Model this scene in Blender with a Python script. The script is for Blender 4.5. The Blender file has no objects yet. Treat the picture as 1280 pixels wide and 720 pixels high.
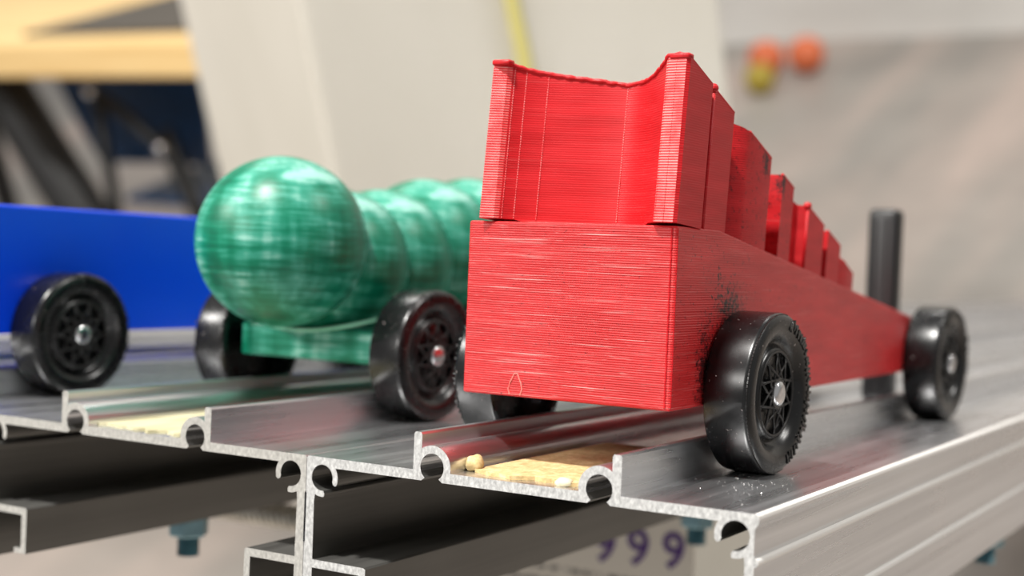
import bpy, bmesh, math, random
from math import sin, cos, pi, radians, sqrt
from mathutils import Matrix, Vector, noise
random.seed(7)
SC = bpy.context.scene
COL = SC.collection
MM = 0.001
TILT = radians(22)                      # the starting ramp slopes down along +y
TM = Matrix.Translation((0, 0, 1.029)) @ Matrix.Rotation(-TILT, 4, 'X')
# ramp coordinates (millimetres): x across the lanes, y down the ramp, z off its surface

# ------------------------------------------------------------------ camera
cam_d = bpy.data.cameras.new('camera')
cam = bpy.data.objects.new('camera', cam_d); COL.objects.link(cam)
cam_d.sensor_width = 36.0
cam_d.lens = 50.625
cam_d.clip_start = 0.01; cam_d.clip_end = 60
rot = Matrix(((0.86278347, -0.04580959, 0.50349396), (0.48272455, 0.37065112, -0.79347008), (-0.15027206, 0.92764176, 0.34190507)))
cam.matrix_world = Matrix.Translation((0.0880555, -0.1926556, 1.15)) @ rot.to_4x4()
cam_d.dof.use_dof = True
cam_d.dof.focus_distance = 0.268
cam_d.dof.aperture_fstop = 12.5
SC.camera = cam

# ------------------------------------------------------------------ light
world = bpy.data.worlds.new('hall_air'); SC.world = world; world.use_nodes = True
bg = world.node_tree.nodes['Background']
bg.inputs[0].default_value = (1.0, 0.985, 0.96, 1); bg.inputs[1].default_value = 0.32

def area(name, loc, size, size_y, power, col=(1, 0.972, 0.93), aim=None):
    l = bpy.data.lights.new(name, 'AREA'); l.shape = 'RECTANGLE'
    l.size = size; l.size_y = size_y; l.energy = power; l.color = col
    o = bpy.data.objects.new(name, l); COL.objects.link(o); o.location = loc
    if aim:
        o.rotation_euler = (Vector(aim) - Vector(loc)).to_track_quat('-Z', 'Y').to_euler()
    return o
area('unseen_overhead_lamp', (-0.28, -0.12, 3.6), 0.2, 0.2, 116)
area('unseen_overhead_lamp', (-1.2, -2.8, 3.6), 1.2, 0.6, 90)  # added fill behind the camera, brightens the rear-facing surfaces
area('unseen_overhead_lamp', (2.4, 2.3, 3.6), 0.6, 1.2, 84)  # unseen lamp, placed to brighten the right side of the red car
area('unseen_overhead_lamp', (-2.6, -1.2, 3.6), 1.2, 0.6, 105)
area('unseen_overhead_lamp', (-2.4, 2.6, 3.6), 1.2, 0.6, 34)
area('unseen_overhead_lamp', (-0.6, 4.0, 3.6), 1.2, 0.6, 30)
SC.view_settings.view_transform = 'Standard'
SC.view_settings.look = 'None'
SC.view_settings.exposure = 0.16
SC.view_settings.gamma = 1.0
SC.view_settings.use_curve_mapping = False

# ------------------------------------------------------------------ materials
def lin(c):
    return tuple(((v / 255 / 12.92) if v / 255 <= 0.04045 else ((v / 255 + 0.055) / 1.055) ** 2.4) for v in c) + (1,)
class Mat:
    def __init__(s, name, col=(200, 200, 200), rough=0.5, metal=0.0, **kw):
        s.m = bpy.data.materials.new(name); s.m.use_nodes = True
        s.t = s.m.node_tree; s.N = s.t.nodes; s.b = s.N['Principled BSDF']
        s.b.inputs['Base Color'].default_value = lin(col)
        s.b.inputs['Roughness'].default_value = rough
        s.b.inputs['Metallic'].default_value = metal
        for k, v in kw.items(): s.b.inputs[k].default_value = v
        s.c = None
    def node(s, t, **kw):
        n = s.N.new(t)
        for k, v in kw.items(): setattr(n, k, v)
        return n
    def link(s, a, b): s.t.links.new(a, b)
    def coords(s, scale=(1, 1, 1), rotz=(0, 0, 0)):
        if s.c is None: s.c = s.node('ShaderNodeTexCoord')
        mp = s.node('ShaderNodeMapping'); mp.inputs['Scale'].default_value = scale; mp.inputs['Rotation'].default_value = rotz
        s.link(s.c.outputs['Object'], mp.inputs['Vector']); return mp.outputs[0]
    def noise(s, scale=(1, 1, 1), detail=3, rough=0.5, sc=1.0, rot=(0, 0, 0)):
        n = s.node('ShaderNodeTexNoise'); n.inputs['Scale'].default_value = sc
        n.inputs['Detail'].default_value = detail; n.inputs['Roughness'].default_value = rough
        s.link(s.coords(scale, rot), n.inputs['Vector']); return n.outputs['Fac']
    def ramp(s, fac, stops):
        r = s.node('ShaderNodeValToRGB'); e = r.color_ramp.elements
        while len(e) < len(stops): e.new(0.5)
        for el, (p, c) in zip(e, stops):
            el.position = p; el.color = c if len(c) == 4 else lin(c)
        s.link(fac, r.inputs[0]); return r.outputs[0]
    def mapr(s, fac, a, b, c, d):
        r = s.node('ShaderNodeMapRange'); r.clamp = True
        for i, v in zip(('From Min', 'From Max', 'To Min', 'To Max'), (a, b, c, d)): r.inputs[i].default_value = v
        s.link(fac, r.inputs['Value']); return r.outputs[0]
    def mix(s, fac, a, b):
        m = s.node('ShaderNodeMix', data_type='RGBA')
        for sock, v in ((m.inputs['Factor'], fac), (m.inputs['A'], a), (m.inputs['B'], b)):
            if hasattr(v, 'is_output'): s.link(v, sock)
            elif isinstance(v, (int, float)): sock.default_value = v
            else: sock.default_value = v if len(v) == 4 else lin(v)
        # colour sockets are the third set on the mix node
        return m
    def mixc(s, fac, a, b):
        m = s.node('ShaderNodeMix', data_type='RGBA')
        ins = [m.inputs[0], m.inputs[6], m.inputs[7]]
        for sock, v in zip(ins, (fac, a, b)):
            if isinstance(v, (int, float)): sock.default_value = v
            elif isinstance(v, (tuple, list)): sock.default_value = v if len(v) == 4 else lin(v)
            else: s.link(v, sock)
        return m.outputs[2]
    def math(s, op, a, b=0.0):
        m = s.node('ShaderNodeMath', operation=op)
        for sock, v in zip(m.inputs, (a, b)):
            if isinstance(v, (int, float)): sock.default_value = v
            else: s.link(v, sock)
        return m.outputs[0]
    def bump(s, h, strength=0.3, dist=0.0002):
        b = s.node('ShaderNodeBump'); b.inputs['Strength'].default_value = strength; b.inputs['Distance'].default_value = dist
        s.link(h, b.inputs['Height'])
        old = s.b.inputs['Normal']
        if old.is_linked: s.link(old.links[0].from_socket, b.inputs['Normal'])
        s.link(b.outputs[0], old)
    def color(s, c): s.link(c, s.b.inputs['Base Color'])
    def rough(s, c): s.link(c, s.b.inputs['Roughness'])

def red_plastic(name, base=(190, 38, 40), streak=0.55, scuffs=(), rough=0.36, period=0.00045, relief=0.42):
    m = Mat(name, base, rough)
    # printed layers: fine horizontal ridges, and irregular whitened threads between them
    w = m.node('ShaderNodeTexWave', wave_type='BANDS', bands_direction='Z', wave_profile='SIN')
    w.inputs['Scale'].default_value = 2 * pi / (20 * period); w.inputs['Distortion'].default_value = 1.2
    w.inputs['Detail'].default_value = 2; w.inputs['Detail Scale'].default_value = 0.02
    m.link(m.coords(), w.inputs['Vector'])
    n1 = m.noise((48, 48, 3600), 2, 0.55)
    n2 = m.noise((260, 260, 4600), 2, 0.6)
    th = m.mapr(n1, 0.60, 0.72, 0, 1)
    th2 = m.mapr(n2, 0.62, 0.76, 0, 0.7)
    sp3 = m.node('ShaderNodeSeparateXYZ'); m.link(m.c.outputs['Object'], sp3.inputs[0])
    f = m.math('MULTIPLY', m.math('MULTIPLY', m.math('MAXIMUM', th, th2), streak), m.mapr(sp3.outputs['Y'], 0.0006, 0.002, 1.0, 0.3))
    tint = m.ramp(m.noise((45, 45, 260), 3), [(0.3, (base[0] - 14, base[1] - 6, base[2] - 6)), (0.7, (base[0] + 10, base[1] + 8, base[2] + 8))])
    c = m.mixc(f, tint, (246, 178, 172))
    for (cx, cy, cz, rx, ry, rz, lo, hi) in scuffs:
        mp = m.node('ShaderNodeMapping')
        mp.vector_type = 'POINT'
        mp.inputs['Location'].default_value = (-cx / rx, -cy / ry, -cz / rz)
        mp.inputs['Scale'].default_value = (1000 / rx, 1000 / ry, 1000 / rz)
        m.link(m.c.outputs['Object'], mp.inputs['Vector'])
        g = m.node('ShaderNodeVectorMath', operation='LENGTH'); m.link(mp.outputs[0], g.inputs[0])
        fall = m.mapr(g.outputs['Value'], 0.0, 1.0, 0.34, 0.0)
        sp = m.noise((900, 900, 1100), 4, 0.75)
        k = m.mapr(m.math('ADD', sp, fall), lo, hi, 0, 0.93)
        c = m.mixc(k, c, (28, 14, 16))
    m.color(c)
    m.bump(w.outputs['Fac'], relief, 0.00016)
    m.bump(n1, relief, 0.00015)
    m.b.inputs['Specular IOR Level'].default_value = 0.28
    return m.m
M = {}
M['red_body'] = red_plastic('red_layered_plastic_body', scuffs=((22.6, 27, 31.5, 8, 12, 8, 0.60, 0.80), (22.6, 15.5, 21, 8, 7, 14, 0.60, 0.80), (22.6, 20.5, 38, 8, 1.0, 4.5, 0.68, 0.78), (22.6, 24, 34, 8, 20, 16, 0.80, 0.88)))
M['red_fin'] = red_plastic('red_layered_plastic_fin', (184, 20, 27), 0.12, rough=0.44, relief=0.2)
M['red_fin_scuff'] = red_plastic('red_layered_plastic_scuffed', (184, 20, 27), 0.12, scuffs=((22.5, 15.8, 19, 6, 3.2, 6, 0.62, 0.76), (22.2, 0.4, 18.5, 2.4, 2, 6, 0.56, 0.70)), rough=0.42, relief=0.22)
m = Mat('red_layer_end_ticks', (206, 24, 30), 0.35)
w = m.node('ShaderNodeTexWave', wave_type='BANDS', bands_direction='Z'); w.inputs['Scale'].default_value = 2 * pi / (20 * 0.0005)
w.inputs['Distortion'].default_value = 0.6; w.inputs['Detail Scale'].default_value = 0.05; m.link(m.coords(), w.inputs['Vector'])
m.color(m.mixc(m.math('MULTIPLY', m.mapr(w.outputs['Fac'], 0.45, 0.8, 0, 1), m.mapr(m.noise((300, 300, 300), 2), 0.35, 0.6, 0.12, 0.46)), (206, 24, 30), (248, 190, 184)))
m.bump(w.outputs['Fac'], 0.4, 0.00016); M['red_ticks'] = m.m
M['red_pale'] = Mat('pale_red_plastic', (240, 120, 112), 0.4).m

def brushed(name, col, rough, lo=0.8, saw=False):
    m = Mat(name, col, rough, 0.55 if saw else 0.97)
    n = m.noise((260, 4, 260) if not saw else (1500, 120, 900), 4, 0.65, rot=(0, 0, 0) if not saw else (0, 0.7, 0))
    n2 = m.noise((30, 30, 30), 3)
    m.color(m.mixc(m.mapr(n, 0.3, 0.7, 0, 1), tuple(int(v * lo) for v in col), col))
    m.rough(m.mapr(m.math('ADD', m.math('MULTIPLY', n, 0.6), m.math('MULTIPLY', n2, 0.4)), 0.3, 0.7, rough - 0.07, rough + 0.09))
    m.bump(n, 0.06 if not saw else 0.5, 0.0001)
    return m.m
M['alu'] = brushed('brushed_aluminium', (232, 233, 235), 0.28, 0.86)
M['alu_shade'] = brushed('painted_shade_aluminium', (136, 135, 131), 0.5, 0.85)  # same aluminium, with the channel's shade put into its colour
M['alu_cut'] = brushed('sawn_aluminium_end', (222, 222, 220), 0.55, 0.72, True)
M['alu_cut_dull'] = brushed('greyer_sawn_aluminium_end', (200, 198, 192), 0.6, 0.76, True)  # greyer, rougher cut ends for the lanes past the first
M['alu_edge'] = brushed('painted_highlight_aluminium_edge', (246, 244, 240), 0.5, 0.95)  # pale, less metallic copy that paints highlights on the skirt edges
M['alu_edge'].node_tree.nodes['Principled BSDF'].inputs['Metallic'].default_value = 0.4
M['zinc'] = brushed('zinc_plated_steel', (150, 186, 196), 0.35)
M['steel'] = brushed('spring_steel', (225, 222, 212), 0.33)
M['nail'] = Mat('polished_nail', (214, 214, 216), 0.16, 1.0).m

m = Mat('black_wheel_plastic', (11, 11, 12), 0.26)
m.rough(m.mapr(m.noise((200, 200, 200), 3), 0.3, 0.7, 0.2, 0.31))
dust = m.mapr(m.noise((1500, 1500, 1500), 2, 0.5), 0.715, 0.745, 0, 0.6)
m.color(m.mixc(dust, (11, 11, 12), (190, 180, 176))); M['black'] = m.m
m = Mat('black_hub_plastic', (22, 20, 20), 0.42); m.bump(m.noise((900, 900, 900), 2), 0.1); M['hub'] = m.m
m = Mat('black_post_plastic', (7, 7, 8), 0.42); m.bump(m.noise((60, 60, 6), 2), 0.1); M['post'] = m.m

# green: burnished plastic with pale streaks running round the layers
m = Mat('burnished_green_plastic', (14, 140, 100), 0.4, **{'Specular IOR Level': 0.35})
a = m.noise((34, 34, 560), 4, 0.62)
b = m.noise((120, 120, 16), 3, 0.55)
c2 = m.noise((120, 120, 1500), 3, 0.6)
mixv = m.math('ADD', m.math('ADD', m.math('MULTIPLY', a, 0.36), m.math('MULTIPLY', b, 0.54)), m.math('MULTIPLY', c2, 0.22))
m.color(m.ramp(mixv, [(0.44, (0, 88, 64)), (0.53, (6, 112, 84)), (0.60, (54, 142, 120)), (0.68, (136, 188, 174))]))
m.rough(m.mapr(mixv, 0.4, 0.75, 0.3, 0.46)); m.bump(c2, 0.25, 0.0002); M['green'] = m.m
M['green_pale'] = Mat('pale_green_plastic', (130, 196, 168), 0.35).m

m = Mat('glossy_blue_plastic', (8, 62, 186), 0.22)
m.color(m.ramp(m.noise((12, 8, 8), 3), [(0.3, (0, 58, 212)), (0.7, (6, 76, 226))])); m.bump(m.noise((30, 10, 900), 2), 0.06); M['blue'] = m.m

m = Mat('cork_tan_card', (190, 164, 114), 0.9)
m.color(m.ramp(m.noise((600, 600, 600), 4, 0.7), [(0.3, (160, 134, 86)), (0.5, (190, 164, 114)), (0.7, (214, 192, 146))])); m.bump(m.noise((900, 900, 900), 3), 0.5, 0.0003); M['cork'] = m.m
m = Mat('cream_tape', (196, 188, 156), 0.85)
m.color(m.ramp(m.noise((200, 60, 200), 4), [(0.3, (156, 149, 112)), (0.7, (184, 178, 148))])); M['cream_tape'] = m.m
M['putty'] = Mat('pale_putty', (200, 190, 160), 0.8).m
M['shaving'] = Mat('bright_metal_shaving', (245, 243, 240), 0.3, 0.6).m

# hall materials
m = Mat('polished_concrete', (150, 142, 135), 0.42)
n1 = m.noise((0.9, 0.9, 1), 5, 0.6); n2 = m.noise((14, 14, 1), 4, 0.6)
n3 = m.noise((2.6, 0.35, 1), 3, 0.5, rot=(0, 0, 0.55))
base = m.ramp(n1, [(0.3, (116, 112, 107)), (0.5, (142, 137, 131)), (0.7, (164, 158, 151))])
base = m.mixc(m.mapr(n3, 0.45, 0.65, 0, 0.85), base, (182, 164, 154))
base = m.mixc(m.mapr(n2, 0.35, 0.75, 0, 0.25), base, (116, 108, 102))
m.color(base); m.rough(m.mapr(n1, 0.3, 0.7, 0.36, 0.5)); M['floor'] = m.m
m = Mat('pale_grey_paint', (206, 203, 198), 0.5)
m.color(m.ramp(m.noise((0.8, 0.8, 2.5), 4), [(0.35, (190, 187, 182)), (0.65, (222, 219, 214))])); M['wall'] = m.m
m = Mat('off_white_laminate', (212, 207, 196), 0.45)
m.color(m.ramp(m.noise((5, 5, 3), 3), [(0.3, (198, 193, 181)), (0.7, (209, 204, 193))])); M['cabinet'] = m.m
m = Mat('birch_plywood', (224, 190, 130), 0.45)
m.color(m.ramp(m.noise((2, 22, 60), 4), [(0.3, (212, 174, 112)), (0.7, (236, 206, 150))])); M['wood'] = m.m
M['mat'] = Mat('dark_grey_rubber', (74, 68, 60), 0.7).m
m = Mat('navy_plastic', (28, 64, 104), 0.4); m.bump(m.noise((300, 300, 300), 2), 0.1); M['navy'] = m.m
m = Mat('black_tube', (7, 7, 8), 0.5); m.bump(m.noise((200, 200, 20), 2), 0.05); M['tube'] = m.m
M['cord'] = Mat('pale_yellow_cord', (206, 196, 120), 0.5).m
m = Mat('orange_plastic', (206, 104, 62), 0.5); m.bump(m.noise((20, 20, 20), 2), 0.1); M['orange'] = m.m
M['yellow'] = Mat('yellow_plastic', (160, 140, 44), 0.5).m
m = Mat('printed_paper', (222, 214, 198), 0.8)
w = m.node('ShaderNodeTexWave', wave_type='BANDS', bands_direction='Z'); w.inputs['Scale'].default_value = 2 * pi / (20 * 0.0046)
m.link(m.coords(), w.inputs['Vector'])
txt = m.math('MULTIPLY', m.mapr(w.outputs['Fac'], 0.62, 0.7, 0, 1), m.mapr(m.noise((420, 1, 180), 2), 0.42, 0.5, 0, 1))
sep = m.node('ShaderNodeSeparateXYZ'); m.link(m.c.outputs['Object'], sep.inputs[0])
low = m.mapr(sep.outputs['Z'], -0.0065, -0.0055, 1, 0)
m.color(m.mixc(m.math('MULTIPLY', m.math('MULTIPLY', txt, low), 0.85), (240, 234, 222), (92, 86, 84))); M['paper'] = m.m
M['ink'] = Mat('purple_ink', (92, 62, 132), 0.6).m
m = Mat('cream_painted_wood', (226, 216, 190), 0.6); m.color(m.ramp(m.noise((3, 40, 40), 3), [(0.3, (216, 205, 178)), (0.7, (232, 224, 202))])); M['cream_wood'] = m.m

# ------------------------------------------------------------------ mesh helpers (geometry in mm unless s=1)
def obj(name, bm, mats, parent=None, s=MM, smooth=False, loc=None, auto=None):
    if s != 1: bmesh.ops.scale(bm, vec=(s, s, s), verts=bm.verts)
    bmesh.ops.recalc_face_normals(bm, faces=bm.faces)
    if smooth:
        for f in bm.faces: f.smooth = True
    if auto:
        for f in bm.faces: f.smooth = True
        lim = radians(auto)
        for e in bm.edges:
            if len(e.link_faces) == 2 and e.calc_face_angle(0) > lim: e.smooth = False
    me = bpy.data.meshes.new(name); bm.to_mesh(me); bm.free()
    for mt in (mats if isinstance(mats, (list, tuple)) else [mats]): me.materials.append(mt)
    o = bpy.data.objects.new(name, me); COL.objects.link(o)
    if parent: o.parent = parent
    if loc: o.location = [v * (MM if s != 1 else 1) for v in loc]
    return o
def thing(name, label, cat, group=None, loc=(0, 0, 0), ramp=True, rz=0):
    o = bpy.data.objects.new(name, None); o.empty_display_size = 0.01; COL.objects.link(o)
    mt = Matrix.Translation(Vector(loc) * (MM if ramp else 1)) @ Matrix.Rotation(rz, 4, 'Z')
    o.matrix_world = (TM @ mt) if ramp else mt
    tag(o, label, cat, group); return o
def tag(o, label, cat, group=None, kind=None):
    if label: o['label'] = label
    if cat: o['category'] = cat
    if group: o['group'] = group
    if kind: o['kind'] = kind
    return o
def on_ramp(o, loc=(0, 0, 0)):
    o.matrix_world = TM @ Matrix.Translation(Vector(loc) * MM); return o
def box(bm, x0, x1, y0, y1, z0, z1, bev=0.0, seg=2):
    vs = [bm.verts.new((x, y, z)) for x in (x0, x1) for y in (y0, y1) for z in (z0, z1)]
    fs = [bm.faces.new([vs[i] for i in q]) for q in ((0, 1, 3, 2), (4, 6, 7, 5), (0, 4, 5, 1), (2, 3, 7, 6), (0, 2, 6, 4), (1, 5, 7, 3))]
    if bev:
        es = list({e for f in fs for e in f.edges})
        bmesh.ops.bevel(bm, geom=es, offset=bev, segments=seg, affect='EDGES', profile=0.5)
    return vs
def prism(bm, pts, f0, f1):
    """plan polygon pts (x,y); f0,f1 give the bottom and top height at (x,y)"""
    a = [bm.verts.new((x, y, f0(x, y))) for x, y in pts]; b = [bm.verts.new((x, y, f1(x, y))) for x, y in pts]
    n = len(pts); bm.faces.new(a[::-1]); bm.faces.new(b)
    for i in range(n): bm.faces.new((a[i], a[(i + 1) % n], b[(i + 1) % n], b[i]))
    return a, b
def lathe(bm, prof, n=64, axis='x', close=True):
    """prof: (axial, radius) loop turned about the axis"""
    rings = []
    for a, r in prof:
        ring = []
        for k in range(n):
            t = 2 * pi * k / n
            p = (a, r * cos(t), r * sin(t)) if axis == 'x' else ((r * cos(t), a, r * sin(t)) if axis == 'y' else (r * cos(t), r * sin(t), a))
            ring.append(bm.verts.new(p))
        rings.append(ring)
    m_ = len(rings)
    for i in range(m_ if close else m_ - 1):
        A, B = rings[i], rings[(i + 1) % m_]
        for k in range(n): bm.faces.new((A[k], A[(k + 1) % n], B[(k + 1) % n], B[k]))
    if not close:
        bm.faces.new(rings[0]); bm.faces.new(rings[-1][::-1])
def tube(bm, path, r, n=10, cap=True):
    path = [Vector(p) for p in path]; rings = []
    up = Vector((0.13, 0.21, 0.97))
    for i, p in enumerate(path):
        t = (path[min(i + 1, len(path) - 1)] - path[max(i - 1, 0)]).normalized()
        a = t.cross(up)
        if a.length < 0.05: a = t.cross(Vector((1, 0, 0)))
        a.normalize(); b = t.cross(a); rr = r[i] if isinstance(r, (list, tuple)) else r
        rings.append([bm.verts.new(p + (a * cos(2 * pi * k / n) + b * sin(2 * pi * k / n)) * rr) for k in range(n)])
    for A, B in zip(rings, rings[1:]):
        for k in range(n): bm.faces.new((A[k], A[(k + 1) % n], B[(k + 1) % n], B[k]))
    if cap: bm.faces.new(rings[0][::-1]); bm.faces.new(rings[-1])

# ------------------------------------------------------------------ hall: floor, wall
bm = bmesh.new(); box(bm, -9, 6, -5, 11, -0.1, 0)
tag(obj('floor', bm, M['floor'], s=1), 'polished grey pink concrete floor of the hall', None, kind='structure')
bm = bmesh.new(); box(bm, -2.75, 4.5, 4.95, 5.1, 0.0, 3.0)
w_ = obj('wall_back', bm, M['wall'], s=1); tag(w_, 'pale grey far wall above the floor', None, kind='structure'); w_.rotation_euler.z = 0.0
w_.location = (0, 0, 0)

# ------------------------------------------------------------------ track lanes
PITCH = 93.4
def arc(cx, cz, r, a0, a1, n):
    return [(cx + r * cos(radians(a0 + (a1 - a0) * i / n)), cz + r * sin(radians(a0 + (a1 - a0) * i / n))) for i in range(n + 1)]
half = [(0, -1.9), (15.1, -1.9)]
half += arc(17.4, 0.75, 2.6, 233, -53, 26)
half += [(19.7, -1.9)]
bx, bz = 42.8, -4.0
half += arc(bx, bz, 3.75, 146, 196, 6)
half += [(bx - 3.25, bz - 1.4), (bx - 2.7, bz - 1.2)]
half += arc(bx, bz, 2.55, 194, -98, 24)
half += [(bx - 0.65, bz - 3.05), (bx - 0.6, bz - 3.6)]
half += arc(bx, bz, 3.75, -96, -64, 4)
half += [(44.6, -8.8), (44.5, -20.2), (32.2, -20.2), (31.7, -20.5), (31.7, -30.5), (35.4, -30.5), (35.4, -29.3), (33.2, -29.3), (33.2, -21.8), (44.5, -21.8), (44.5, -33)]
n_low = len(half)
inner = [(46.64, -33), (46.64, -17.3), (46.46, -16.9), (46.46, -7.4), (46.64, -7.0), (46.64, -0.4), (46.3, 0)]
outer = [(47.0, -33), (47.0, -21.9), (46.85, -21.4), (46.5, -21.1), (46.2, -21.0), (46.2, -8.9)] + arc(46.2, -8.1, 0.75, -75, 75, 6) + [(46.1, -6.9), (46.1, -2.6), (46.3, -2.2), (46.7, -1.6), (46.8, -0.9), (46.7, -0.4), (46.4, -0.1), (46.0, 0)]
upper = [(21.6, 0), (21.6, 6.7), (21.35, 7.1), (20.05, 7.1), (19.8, 6.7)]
upper += arc(17.4, 0.75, 4.1, 54, 190.5, 18)
upper += [(0, 0)]
right_side = half + inner + upper
def make_outline(edge):
    a_ = half + edge + upper
    return a_ + [(-x, z) for x, z in right_side[::-1][1:-1]]
from mathutils.geometry import tessellate_polygon
def lane(i, label):
    root = thing('track_lane', label, 'track lane', 'parallel aluminium lanes of the starting ramp', (-40.7 - PITCH * i, 0, 0))
    bm = bmesh.new()
    L = 2550
    outline = make_outline(outer if i == 0 else inner)
    CAP = tessellate_polygon([[Vector((x, z, 0)) for x, z in outline]])
    A = [bm.verts.new((x, 0, z)) for x, z in outline]; B = [bm.verts.new((x, L, z)) for x, z in outline]
    n = len(outline)
    for tri in CAP:
        bm.faces.new([A[i] for i in tri]).material_index = 1
        bm.faces.new([B[i] for i in tri]).material_index = 1
    for k in range(n):
        f = bm.faces.new((A[k], B[k], B[(k + 1) % n], A[(k + 1) % n]))
        # shade painted as a darker, duller metal in the channel and under the plate
        (x0, z0), (x1, z1) = outline[k], outline[(k + 1) % n]
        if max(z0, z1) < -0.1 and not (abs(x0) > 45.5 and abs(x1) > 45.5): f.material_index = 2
        # highlights painted in a paler metal along the proud edges of the outer skirt
        zm = (z0 + z1) / 2
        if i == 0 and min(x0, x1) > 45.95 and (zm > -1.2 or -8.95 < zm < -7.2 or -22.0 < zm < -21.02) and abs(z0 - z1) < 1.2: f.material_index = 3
    obj('extrusion', bm, [M['alu'], M['alu_cut'] if i == 0 else M['alu_cut_dull'], M['alu_shade'], M['alu_edge']], root)
    return root
lanes = [lane(0, 'outermost aluminium lane carrying the red car, nearest the camera'),
         lane(1, 'middle aluminium lane carrying the green car'),
         lane(2, 'aluminium lane carrying the blue car'),
         lane(3, 'empty aluminium lane at the far edge of the ramp beyond the blue car')]
# torn strips stuck in the guides
def torn(name, x0, x1, y0, y1, t, mat, parent, label):
    bm = bmesh.new(); pts = []
    n = 26
    for k in range(n + 1):
        u = k / n; x = x0 + (x1 - x0) * u
        pts.append((x, y0 + 2.6 * noise.noise((x * 0.35, 1.3, y0)) + 1.2 * noise.noise((x * 1.3, 4, 0))))
    pts += [(x1, y1), (x0, y1)]
    prism(bm, pts, lambda x, y: 0.02, lambda x, y: t)
    o = obj(name, bm, mat, parent); o['label'] = label; return o
torn('adhesive_strip', -11.0, 13.2, 3.6, 60, 0.75, M['cork'], lanes[0], 'tan cork like strip stuck in the guide')
torn('adhesive_strip', -13.2, 13.2, 2.6, 190, 0.6, M['cream_tape'], lanes[1], 'cream strip stuck in the guide')
def lump(x, y, z, r, sq, seed):
    bm = bmesh.new(); bmesh.ops.create_icosphere(bm, subdivisions=3, radius=1)
    for v in bm.verts:
        k = 1 + 0.35 * noise.noise(v.co * 1.1 + Vector((seed, 0, 0)))
        v.co = Vector((v.co.x * r * k + x, v.co.y * r * k + y, v.co.z * r * sq * k + z))
    return bm
o = obj('tape_scrap', lump(-11.9, 6.4, 1.5, 1.75, 0.95, 3), M['cork'], lanes[0], smooth=True)
o['label'] = 'crumpled tan scrap at the strip end'
o = obj('putty_blob', lump(8.6, 3.4, 0.6, 1.6, 0.5, 8), M['putty'], lanes[0], smooth=True)
o['label'] = 'flattened pale blob at the strip end'
# bright shavings scattered on the plate by the near wheel
bm = bmesh.new()
for k in range(60):
    x = random.gauss(31, 5.5); y = random.gauss(30, 9)
    if not (23 < x < 45 and 2 < y < 60): continue
    l = random.uniform(0.05, 0.16) * (3.5 if random.random() < 0.06 else 1); a = random.uniform(0, pi)
    d = Vector((cos(a), sin(a), 0)) * l; n_ = Vector((-sin(a), cos(a), 0)) * random.uniform(0.04, 0.07)
    p = Vector((x, y, 0.05))
    vs = [bm.verts.new(p + d), bm.verts.new(p + n_), bm.verts.new(p - d), bm.verts.new(p - n_)]
    top = bm.verts.new(p + Vector((0, 0, 0.08)))
    for i in range(4): bm.faces.new((vs[i], vs[(i + 1) % 4], top))
o = obj('metal_shavings', bm, M['shaving'], lanes[0]); o['kind'] = 'stuff'

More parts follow.
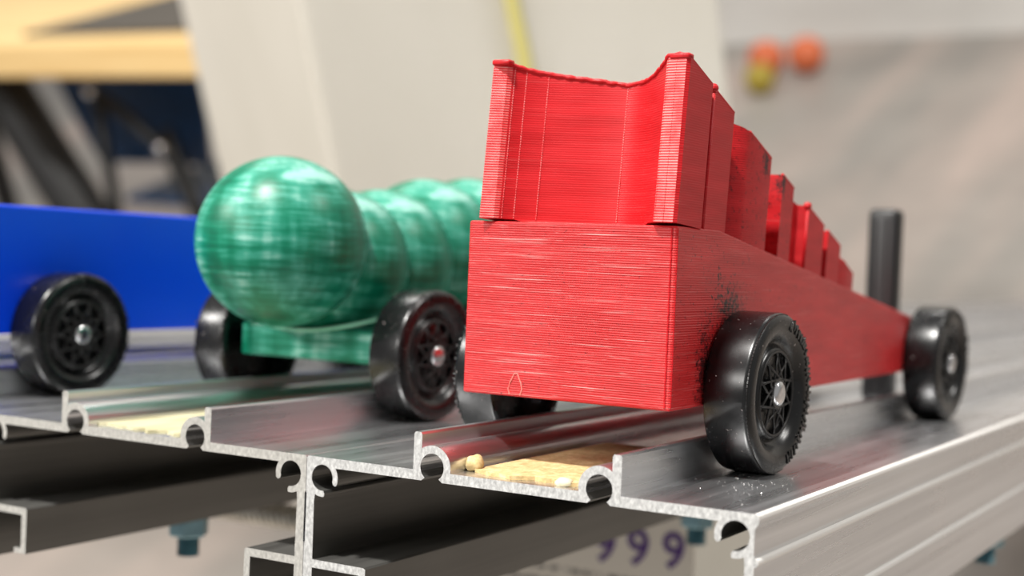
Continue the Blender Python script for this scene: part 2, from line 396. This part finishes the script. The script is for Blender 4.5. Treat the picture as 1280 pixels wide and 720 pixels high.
# ------------------------------------------------------------------ wheels
R = 15.9
def make_wheel():
    bm = bmesh.new()
    prof = [(-4.9, 13.6), (-4.85, 15.2), (-4.4, 15.8), (-3.8, R), (3.4, R), (3.9, 15.82), (4.3, 15.5), (4.65, 15.0), (4.85, 14.3), (4.9, 13.6), (4.8, 12.8),
            (4.5, 12.0), (4.0, 11.2), (3.3, 10.6), (2.7, 10.2), (2.5, 9.8), (2.7, 9.5), (3.2, 9.2), (3.6, 8.9), (3.7, 8.6), (2.4, 8.4), (2.4, 3.3), (4.3, 3.1), (4.3, 1.2), (-4.6, 1.2), (-4.6, 3.0), (0.2, 3.2), (0.2, 12.6), (-4.6, 13.2)]
    lathe(bm, prof, 96)
    tire = obj('wheel', bm, M['black'], auto=35)
    # criss-cross wire spokes over the recessed disc
    bm = bmesh.new()
    N = 10
    for k in range(N):
        for sgn in (-1, 1):
            a0 = 2 * pi * k / N; a1 = a0 + sgn * radians(58)
            p0 = Vector((4.1, 2.9 * cos(a0), 2.9 * sin(a0))); p1 = Vector((3.45, 8.5 * cos(a1), 8.5 * sin(a1)))
            tube(bm, [p0, p1], 0.27, 6)
    ring = [(3.65 + 0.3 * sin(t * pi / 4), 8.3 + 0.3 * cos(t * pi / 4)) for t in range(8)]
    lathe(bm, ring, 48)
    obj('spokes', bm, M['hub'], tire, smooth=True)
    # moulded reeding round the shoulder
    bm = bmesh.new()
    for k in range(130):
        t = 2 * pi * k / 130
        deg = math.degrees(t)
        if -75 < ((deg + 180) % 360 - 180) < 80: continue
        bmv = box(bm, -0.22, 0.22, -0.2, 0.2, -0.3, 0.3)
        mt = Matrix.Rotation(t, 3, 'X')
        for v in bmv: v.co = mt @ (v.co + Vector((4.1, 15.48, 0)).xyz)
    obj('reeding', bm, M['black'], tire)
    # raised moulded lettering band, worn past reading: ribs of uneven length
    bm = bmesh.new(); rr = random.Random(3)
    t = -72
    while t < 78:
        w = rr.uniform(1.1, 2.0); ln = rr.uniform(0.8, 1.5); r0 = 13.95 + rr.uniform(-0.3, 0.3)
        bmv = box(bm, -0.3, 0.3, -ln * 0.8, ln * 0.8, -w * 0.17, w * 0.17, 0)
        mt = Matrix.Rotation(radians(t), 3, 'X') @ Matrix.Rotation(rr.uniform(-0.35, 0.35), 3, 'X')
        off = Matrix.Rotation(radians(t), 3, 'X') @ Vector((4.8, r0, 0))
        for v in bmv: v.co = mt @ v.co + off
        if rr.random() < 0.5:
            bmv = box(bm, -0.3, 0.3, -0.25, 0.25, -0.7, 0.7, 0)
            mt = Matrix.Rotation(radians(t + 1.5), 3, 'X')
            for v in bmv: v.co = mt @ (v.co + Vector((4.75, r0 + rr.uniform(-0.7, 0.7), 0)))
        t += rr.uniform(4.2, 6.4)
    obj('raised_ribs', bm, M['black'], tire)
    bm = bmesh.new()
    lathe(bm, [(4.2, 2.55), (4.5, 2.5), (4.8, 2.25), (5.0, 1.7), (5.15, 1.0), (5.2, 0.05)], 32, close=False)
    bmesh.ops.remove_doubles(bm, verts=bm.verts, dist=0.0001)
    o = obj('axle_nail', bm, M['nail'], tire, auto=50); o['label'] = 'shiny domed steel nail head'
    return tire
proto = make_wheel()
first = [True]
def wheel(parent, x, y, face=1, spin=0.0, toe=0.0):
    if first[0]:
        w, first[0] = proto, False
    else:
        w = proto.copy(); COL.objects.link(w)
        for ch in proto.children:
            c = ch.copy(); COL.objects.link(c); c.parent = w; c.matrix_parent_inverse = Matrix()
    w.parent = parent
    w.location = (x * MM, y * MM, R * MM)
    w.rotation_euler = (spin if face > 0 else -spin, 0, toe if face > 0 else pi + toe)
    return w

# ------------------------------------------------------------------ red car (origin: lane 1 guide centre, y = 0, on the plate)
red = thing('toy_car', 'red layered plastic block car with a row of tall fins', 'toy car', 'wheeled block racers waiting on the ramp', (-40.7, 17, 0))
HB = 22.6
def btop(y): return 47.4 if y < 20 else 47.4 - (y - 20) * 0.1302
bm = bmesh.new()
side = [(0, 13.5), (188, 13.5), (188, btop(188)), (20, 47.4), (0, 47.4)]
A = [bm.verts.new((-HB + (0.6 if True else 0), y, z)) for y, z in side]; B = [bm.verts.new((HB, y, z)) for y, z in side]
bm.faces.new(A); bm.faces.new(B[::-1])
for k in range(5): bm.faces.new((A[k], B[k], B[(k + 1) % 5], A[(k + 1) % 5]))
bmesh.ops.recalc_face_normals(bm, faces=bm.faces)
bmesh.ops.bevel(bm, geom=list(bm.edges), offset=0.45, segments=2, affect='EDGES', profile=0.5)
body = obj('body', bm, M['red_body'], red)
# small printed blister near the lower edge of the tail, and the seam beside the corner
bm = bmesh.new()
px = [(-11.3, 13.9), (-11.6, 15.0), (-11.2, 16.3), (-10.7, 17.3), (-10.3, 18.0), (-9.6, 18.0), (-9.3, 17.2), (-8.8, 16.2), (-8.5, 15.0), (-8.9, 13.9)]
tube(bm, [(x, -0.02, z) for x, z in px], 0.16, 6)
o = obj('blister', bm, M['red_pale'], body); o['label'] = 'pale raised teardrop outline on the tail'
bm = bmesh.new()
tube(bm, [(HB - 1.1 + 0.08 * noise.noise((z, 0, 0)), 0.0, z) for z in [14 + k * 0.6 for k in range(56)]], 0.2, 6)
tube(bm, [(HB - 0.1 + 0.05 * noise.noise((z, 3, 0)), 0.35, z) for z in [14 + k * 0.6 for k in range(56)]], 0.2, 6)
obj('corner_seam', bm, M['red_fin'], body)

def ftop(y): return 78.0 - 0.336 * (y - 4)       # one slanting plane cuts all the fins
def X(x): return x + 40.7
def Yv(y): return y - 17
fins = [
 ([(-59.6, 18.8), (-57.0, 19.8), (-56.3, 20.6), (-55.6, 21.4), (-54.2, 22.6), (-52.0, 24.0), (-48, 25.8), (-42, 27.9), (-36.0, 30.2), (-35.4, 30.2), (-31.5, 28.9), (-28.2, 26.3), (-25.6, 23.3), (-23.8, 21.2), (-22.9, 19.8), (-22.2, 19.0), (-18.6, 18.9), (-18.0, 19.5),
   (-18.0, 30.4), (-22, 31.4), (-30, 34.6), (-36, 36.6), (-44, 33.6), (-54, 30), (-59.6, 28)], 0),
 ([(-18.4, 32.2), (-18.4, 42.8), (-26, 43.4), (-40, 44.6), (-60, 43.4), (-60, 35), (-52, 34), (-36, 39.2), (-26, 36)], 0),
 ([(-18.2, 51.5), (-18.2, 64.2), (-60, 64.2), (-60, 50), (-30, 45.6), (-26, 45.4), (-23, 45.9), (-20.6, 47.4), (-18.9, 49.4)], 0),
 ([(-18.5, 72.6), (-18.5, 79.8), (-60, 79.8), (-60, 72.6)], 0),
 ([(-18.5, 90), (-18.5, 101.8), (-60, 101.8), (-60, 83.5), (-26, 83.5), (-26, 85.5), (-21.4, 85.9), (-20.9, 89.4)], 0),
 ([(-18.5, 105), (-18.5, 114.8), (-58, 114.8), (-58, 105)], 0),
 ([(-19.2, 117), (-18.7, 120), (-18.9, 127.2), (-20, 129.5), (-56, 129.5), (-56, 117)], -2.2)]
labels = ['tall curved tail fin opening towards the rear', 'tall fin just ahead of the tail fin', 'curved fin with a dark scuff', 'flat fin with a scuffed corner', None, None, 'lowest rounded fin near the nose']
for k, (pts, dz) in enumerate(fins):
    y0 = min(p[1] for p in pts)
    P = [(X(x), Yv(y) - Yv(y0)) for x, y in pts]
    zb = btop(Yv(max(p[1] for p in pts))) - 0.4 if k > 0 else 47.9
    oy = Yv(y0)
    bm = bmesh.new()
    base = zb
    a_, b_ = prism(bm, P, (lambda x, y: 0.0 if (k or y < 5) else -0.7), lambda x, y: ftop(y + oy) + dz - base)
    for lo, hi in zip(a_, b_): lo.co.y -= 0.105 * hi.co.z          # the fin block leans forward, square to the sloping deck
    if k == 0:
        bm.faces.ensure_lookup_table()
        for q in (0, 1, 14, 15): bm.faces[2 + q].material_index = 1
    bmesh.ops.recalc_face_normals(bm, faces=bm.faces)
    fo = obj('fin', bm, [M['red_fin_scuff'] if k in (2, 3) else M['red_fin'], M['red_ticks']], red, loc=(0, oy, base), auto=24)
    if labels[k]: fo['label'] = labels[k]
    # beaded top rim left by the printer, over the rear-facing edge
    bm = bmesh.new()
    if k == 0:
        pp = [Vector((x, y)) for x, y in P[:17]]
        path = []
        for a_, b_ in zip(pp, pp[1:]):
            nn = max(1, int((b_ - a_).length / 0.5))
            path += [a_.lerp(b_, i / nn) for i in range(nn)]
        path = [(p.x, p.y + 0.15, ftop(p.y + oy) - base + 0.28 * noise.noise((p.x * 0.9, 1, 0))) for p in path]
        tube(bm, path, [0.5 + 0.22 * noise.noise((i * 0.45, 2, 0)) for i in range(len(path))], 8)
        for x0 in (P[0][0] + 1.6, P[16][0] - 1.4):
            yy = P[0][1] if x0 < 0 else P[16][1]
            bx_ = box(bm, x0 - 2.0, x0 + 2.0, yy - 0.3, yy + 2.0, ftop(yy + oy) - base - 0.7, ftop(yy + oy) - base + 0.35, 0.25, 1)
    else:
        a_, b_ = Vector(P[0]), Vector(P[1])
        path = [(a_.lerp(b_, i / 14)) for i in range(15)]
        path = [(p.x - 0.25, p.y, ftop(p.y + oy) + dz - base + 0.08 * noise.noise((p.y, 1, k))) for p in path]
        tube(bm, path, 0.34, 8)
        if k in (1, 4):
            x_, y_ = P[0]; bmesh.ops.create_uvsphere(bm, u_segments=10, v_segments=6, radius=0.95, matrix=Matrix.Translation((x_ - 0.3, y_ + 0.2, ftop(y_ + oy) - base)))
            hh = ftop(y_ + oy) - base; tube(bm, [(x_ - 0.2, y_ + 0.15 - 0.105 * hh, 0), (x_ - 0.2, y_ + 0.15, ftop(y_ + oy) - base)], 0.42, 8)
    obj('rim_bead', bm, M['red_fin'], fo, smooth=True)
    if k == 0:
        bm = bmesh.new()
        for q, fx in ((4, 0), (5, 0.4), (8, 0.5), (2, 0.5), (14, 0.5), (15, 0.45)):
            p_ = Vector(P[q]).lerp(Vector(P[q + 1]), fx); hh = ftop(p_.y + oy) - base
            tube(bm, [(p_.x, p_.y - 0.105 * hh, 0.1), (p_.x, p_.y, hh - 0.3)], 0.1, 6)
        o = obj('layer_seam', bm, M['red_ticks'], fo); o['label'] = 'pale dotted upright seams'
wheel(red, 40.7 - 12.3, 46.6 - 17, 1, 0.0, radians(-2.5))
wheel(red, 40.7 - 12.6, 188.5 - 17, 1, 1.0, radians(-2.5))
wheel(red, -28.2, 46 - 17, -1, 0.4)
wheel(red, -28.2, 188.5 - 17, -1, 2.0)

# ------------------------------------------------------------------ green car
green = thing('toy_car', 'green caterpillar car of joined balls with streaky burnished finish', 'toy car', 'wheeled block racers waiting on the ramp', (-134.1, 48, 0))
balls = [(-1.2, 0, 42, 20.6), (-2.5, 23, 37.0, 19.2), (-2.0, 42, 37.6, 19.6), (-1.5, 62, 41.5, 19.8), (-1, 84, 43.5, 19.5), (-1, 106, 42, 19), (-1, 128, 38, 18)]
for k, (x, y, z, r) in enumerate(balls):
    bm = bmesh.new(); bmesh.ops.create_uvsphere(bm, u_segments=64, v_segments=40, radius=r)
    o = obj('ball_segment', bm, M['green'], green, smooth=True, loc=(x, y, z))
    if k == 0: o['label'] = 'large round tail ball'
bm = bmesh.new(); box(bm, -22, 21.6, 11, 150, 13.2, 21.2, 0.5)
obj('base_plate', bm, M['green'], green)
bm = bmesh.new()
tube(bm, [(-14 + i * 1.6, 11 + 0.2 * i - 4 * sin(i / 22 * pi), 21.2 + 4.0 * (i / 22) ** 2.2 - 1.2 * sin(i / 22 * pi)) for i in range(23)], 0.55, 8)
o = obj('glue_seam', bm, M['green_pale'], green, smooth=True); o['label'] = 'pale curved seam under the tail ball'
wheel(green, 27.2, 21, 1, 0.6, radians(-2.5)); wheel(green, 27.2, 140, 1, 0.2)
wheel(green, -27.6, 20, -1, 0.9); wheel(green, -27.6, 140, -1, 0.1)

# ------------------------------------------------------------------ blue car
blue = thing('toy_car', 'glossy blue plain rectangular block car', 'toy car', 'wheeled block racers waiting on the ramp', (-227.5, 13, 0))
bm = bmesh.new(); box(bm, -21.8, 22.5, 0, 190, 15.8, 48.6, 0.7)
obj('body', bm, M['blue'], blue)
wheel(blue, 27.6, 30, 1, 0.3, radians(-2.5)); wheel(blue, 27.6, 165, 1, 1.3)
wheel(blue, -27.2, 30, -1, 0.3); wheel(blue, -27.2, 165, -1, 1.3)

# ------------------------------------------------------------------ start gate post
bm = bmesh.new(); box(bm, -4.9, 4.9, -4, 4, 0, 61, 1.9, 4)
for x in (-2.2, 1.2):
    box(bm, x - 0.45, x + 0.45, -4.5, -3.9, 2, 58, 0.2, 1)
o = obj('gate_post', bm, M['post'], auto=35); on_ramp(o, (-41.2, 233, 0))
tag(o, 'upright black ribbed gate post ahead of the red car nose', 'post')

# ------------------------------------------------------------------ below the ramp
def bolt(label, x, y, z=-21.8, n=22):
    r = thing('hex_bolt', label, 'bolt', 'zinc bolts under the ramp', (x, y, z))
    bm = bmesh.new(); lathe(bm, [(0, 5.6), (-1.2, 5.6)], 24, 'z', close=False); obj('washer', bm, M['steel'], r, auto=40)
    bm = bmesh.new(); lathe(bm, [(-1.2, 5.2), (-13.5, 5.2), (-14, 4.8)], 6, 'z', close=False); obj('nut', bm, M['zinc'], r)
    bm = bmesh.new()
    prof = []
    for k in range(9): prof += [(-14 - k * 0.6, 2.5), (-14.3 - k * 0.6, 2.95)]
    lathe(bm, prof, 14, 'z', close=False); obj('thread', bm, M['zinc'], r)
    return r
bolt('zinc bolt under the ramp below the green car lane', -172.5, 60)
bolt('zinc bolt under the ramp above the purple number card', -74.5, 168, -21.8)
bolt('zinc bolt under the outer ramp flange at bottom right', -1.5, 212, -24)
spr = thing('coil_spring', 'steel tension coil spring under the ramp beside the bolt', 'spring', None, (-226, 128, -43))
bm = bmesh.new(); path = []
for k in range(30 * 14 + 1):
    t = 2 * pi * k / 14; path.append((t / (2 * pi) * 2.35, 3.4 * cos(t), 3.4 * sin(t)))
tube(bm, path, 0.75, 6); obj('coil', bm, M['steel'], spr, smooth=True)
bm = bmesh.new(); tube(bm, [(0, 3.4, 0), (-2, 1, 2), (-4, 0, 5), (-3, 0, 10), (-1, 0, 21)], 0.75, 8); obj('hook', bm, M['steel'], spr, smooth=True)
card = thing('number_card', 'printed white card with purple handwritten nines below the ramp', 'card', None, (-126, 202, -56))
bm = bmesh.new(); box(bm, -37, 37, -0.4, 0.4, -32, 24)
obj('paper', bm, M['paper'], card)
for i, x in enumerate((5.5, 17.5, 30)):
    cu = bpy.data.curves.new('digit', 'FONT'); cu.body = '9'; cu.size = 0.0165; cu.extrude = 0.0001; cu.align_x = 'CENTER'
    cu.offset = 0.0003
    cu.materials.append(M['ink'])
    tmp = bpy.data.objects.new('digit', cu); me = bpy.data.meshes.new_from_object(tmp); bpy.data.objects.remove(tmp); bpy.data.curves.remove(cu)
    d = bpy.data.objects.new('digit', me); COL.objects.link(d); d.parent = card
    d.location = (x * MM, -0.6 * MM, -2 * MM + i * 0.6 * MM); d.rotation_euler = (pi / 2, 0, 0)

# ------------------------------------------------------------------ furniture behind
cab = thing('storage_cabinet', 'tall plain off white box cabinet behind the green car', 'cabinet', None, (-0.62, 0.687, 0), ramp=False, rz=radians(56.83))
bm = bmesh.new(); box(bm, 0, 0.386, 0, 0.375, 0.02, 1.55, 0.006); obj('carcass', bm, M['cabinet'], cab, s=1)
bm = bmesh.new(); box(bm, 0.02, 0.366, 0.02, 0.355, 0, 0.02); obj('plinth', bm, M['mat'], cab, s=1)
bm = bmesh.new()
pz = [(0.150, 1.56), (0.163, 1.40), (0.170, 1.2), (0.174, 1.05), (0.176, 0.985), (0.1775, 0.955), (0.180, 0.925), (0.1805, 0.89), (0.178, 0.80), (0.17, 0.66)]
tube(bm, [(x, -0.007, z) for x, z in pz], 0.0062, 10)
c_ = obj('yellow_cord', bm, M['cord'], s=1, smooth=True); c_.matrix_world = Matrix.Translation((-0.62, 0.687, 0)) @ Matrix.Rotation(radians(56.83), 4, 'Z')
tag(c_, 'pale yellow cord hanging down the front of the off white cabinet', 'cord')

tab = thing('table', 'birch topped table with black sloping legs behind the cabinet', 'table', None, (-2.093, 1.632, 0), ramp=False, rz=math.atan2(-0.11, 0.994))
bm = bmesh.new(); box(bm, -1.2, 1.0, 0, 0.75, 0.735, 0.80, 0.006); obj('tabletop', bm, M['wood'], tab, s=1)
for (x, y, dx) in ((-0.27, 0.14, 0.42), (0.9, 0.14, 0.0), (-1.1, 0.62, 0.0), (0.9, 0.62, 0)):
    bm = bmesh.new(); tube(bm, [(x, y, 0.735), (x + dx, y, 0.0)], 0.054 if dx else 0.03, 12); obj('leg', bm, M['tube'], tab, s=1)
mt_ = bmesh.new(); prism(mt_, [(0.0, 0.055), (0.62, 0.055), (0.62, 0.60), (0.08, 0.60)], lambda x, y: 0, lambda x, y: 0.008)
o = obj('desk_mat', mt_, M['mat'], s=1); o.matrix_world = Matrix.Translation((-2.093, 1.632, 0.80)) @ Matrix.Rotation(math.atan2(-0.11, 0.994), 4, 'Z')
tag(o, 'dark grey mat lying on the birch table', 'mat')
ch = thing('school_chair', 'navy plastic chair with black tube frame tucked under the table', 'chair', None, (-1.95, 1.80, 0), ramp=False, rz=math.atan2(-0.11, 0.994))
bm = bmesh.new()
g = []
nx, nz = 12, 6
for i in range(nx + 1):
    u = i / nx * 2 - 1; row = []
    for j in range(nz + 1):
        v = j / nz
        inset = 0.05 * (1 - v) ** 1.5 + 0.0
        row.append(bm.verts.new((u * (0.215 - inset), 0.05 * (1 - u * u) - 0.02 * v, 0.50 + 0.20 * v + 0.012 * u * u)))
    g.append(row)
for i in range(nx):
    for j in range(nz): bm.faces.new((g[i][j], g[i + 1][j], g[i + 1][j + 1], g[i][j + 1]))
bmesh.ops.solidify(bm, geom=list(bm.faces), thickness=0.012)
obj('backrest', bm, M['navy'], ch, s=1, smooth=True)
bm = bmesh.new(); box(bm, -0.20, 0.20, 0.06, 0.44, 0.40, 0.42, 0.01); obj('seat', bm, M['navy'], ch, s=1)
for pts in (((-0.075, -0.035, 0.675), (-0.10, -0.045, 0.40), (-0.13, -0.05, 0.0)), ((0.10, -0.03, 0.60), (0.16, -0.04, 0.40), (0.18, -0.05, 0.0)),
            ((-0.16, 0.42, 0.40), (-0.18, 0.45, 0)), ((0.16, 0.42, 0.40), (0.18, 0.45, 0))):
    bm = bmesh.new(); tube(bm, pts, 0.013, 10); obj('leg', bm, M['tube'], ch, s=1, smooth=True)
bm = bmesh.new(); tube(bm, [(-0.075, -0.04, 0.67), (0.02, -0.045, 0.62), (0.10, -0.04, 0.55), (0.14, -0.04, 0.42)], 0.013, 10); obj('brace', bm, M['tube'], ch, s=1, smooth=True)
for x, z in ((-0.075, 0.675), (0.095, 0.565)):
    bm = bmesh.new(); bmesh.ops.create_uvsphere(bm, u_segments=14, v_segments=10, radius=0.013, matrix=Matrix.Translation((x, -0.05, z))); obj('bolt_cap', bm, M['nail'], ch, s=1, smooth=True)

# things lying far off on the floor
for k, (x, y, r, mk, lb) in enumerate(((-1.68, 4.43, 0.062, 'orange', 'left orange ball on the floor by the far wall'), (-1.55, 4.47, 0.062, 'orange', 'right orange ball on the floor by the far wall'), (-1.62, 4.20, 0.05, 'yellow', 'yellow ball on the floor before the orange balls'))):
    bm = bmesh.new(); bmesh.ops.create_uvsphere(bm, u_segments=24, v_segments=16, radius=r)
    o = obj('play_ball', bm, M[mk], s=1, smooth=True, loc=(x, y, r)); tag(o, lb, 'ball', 'balls left on the floor')
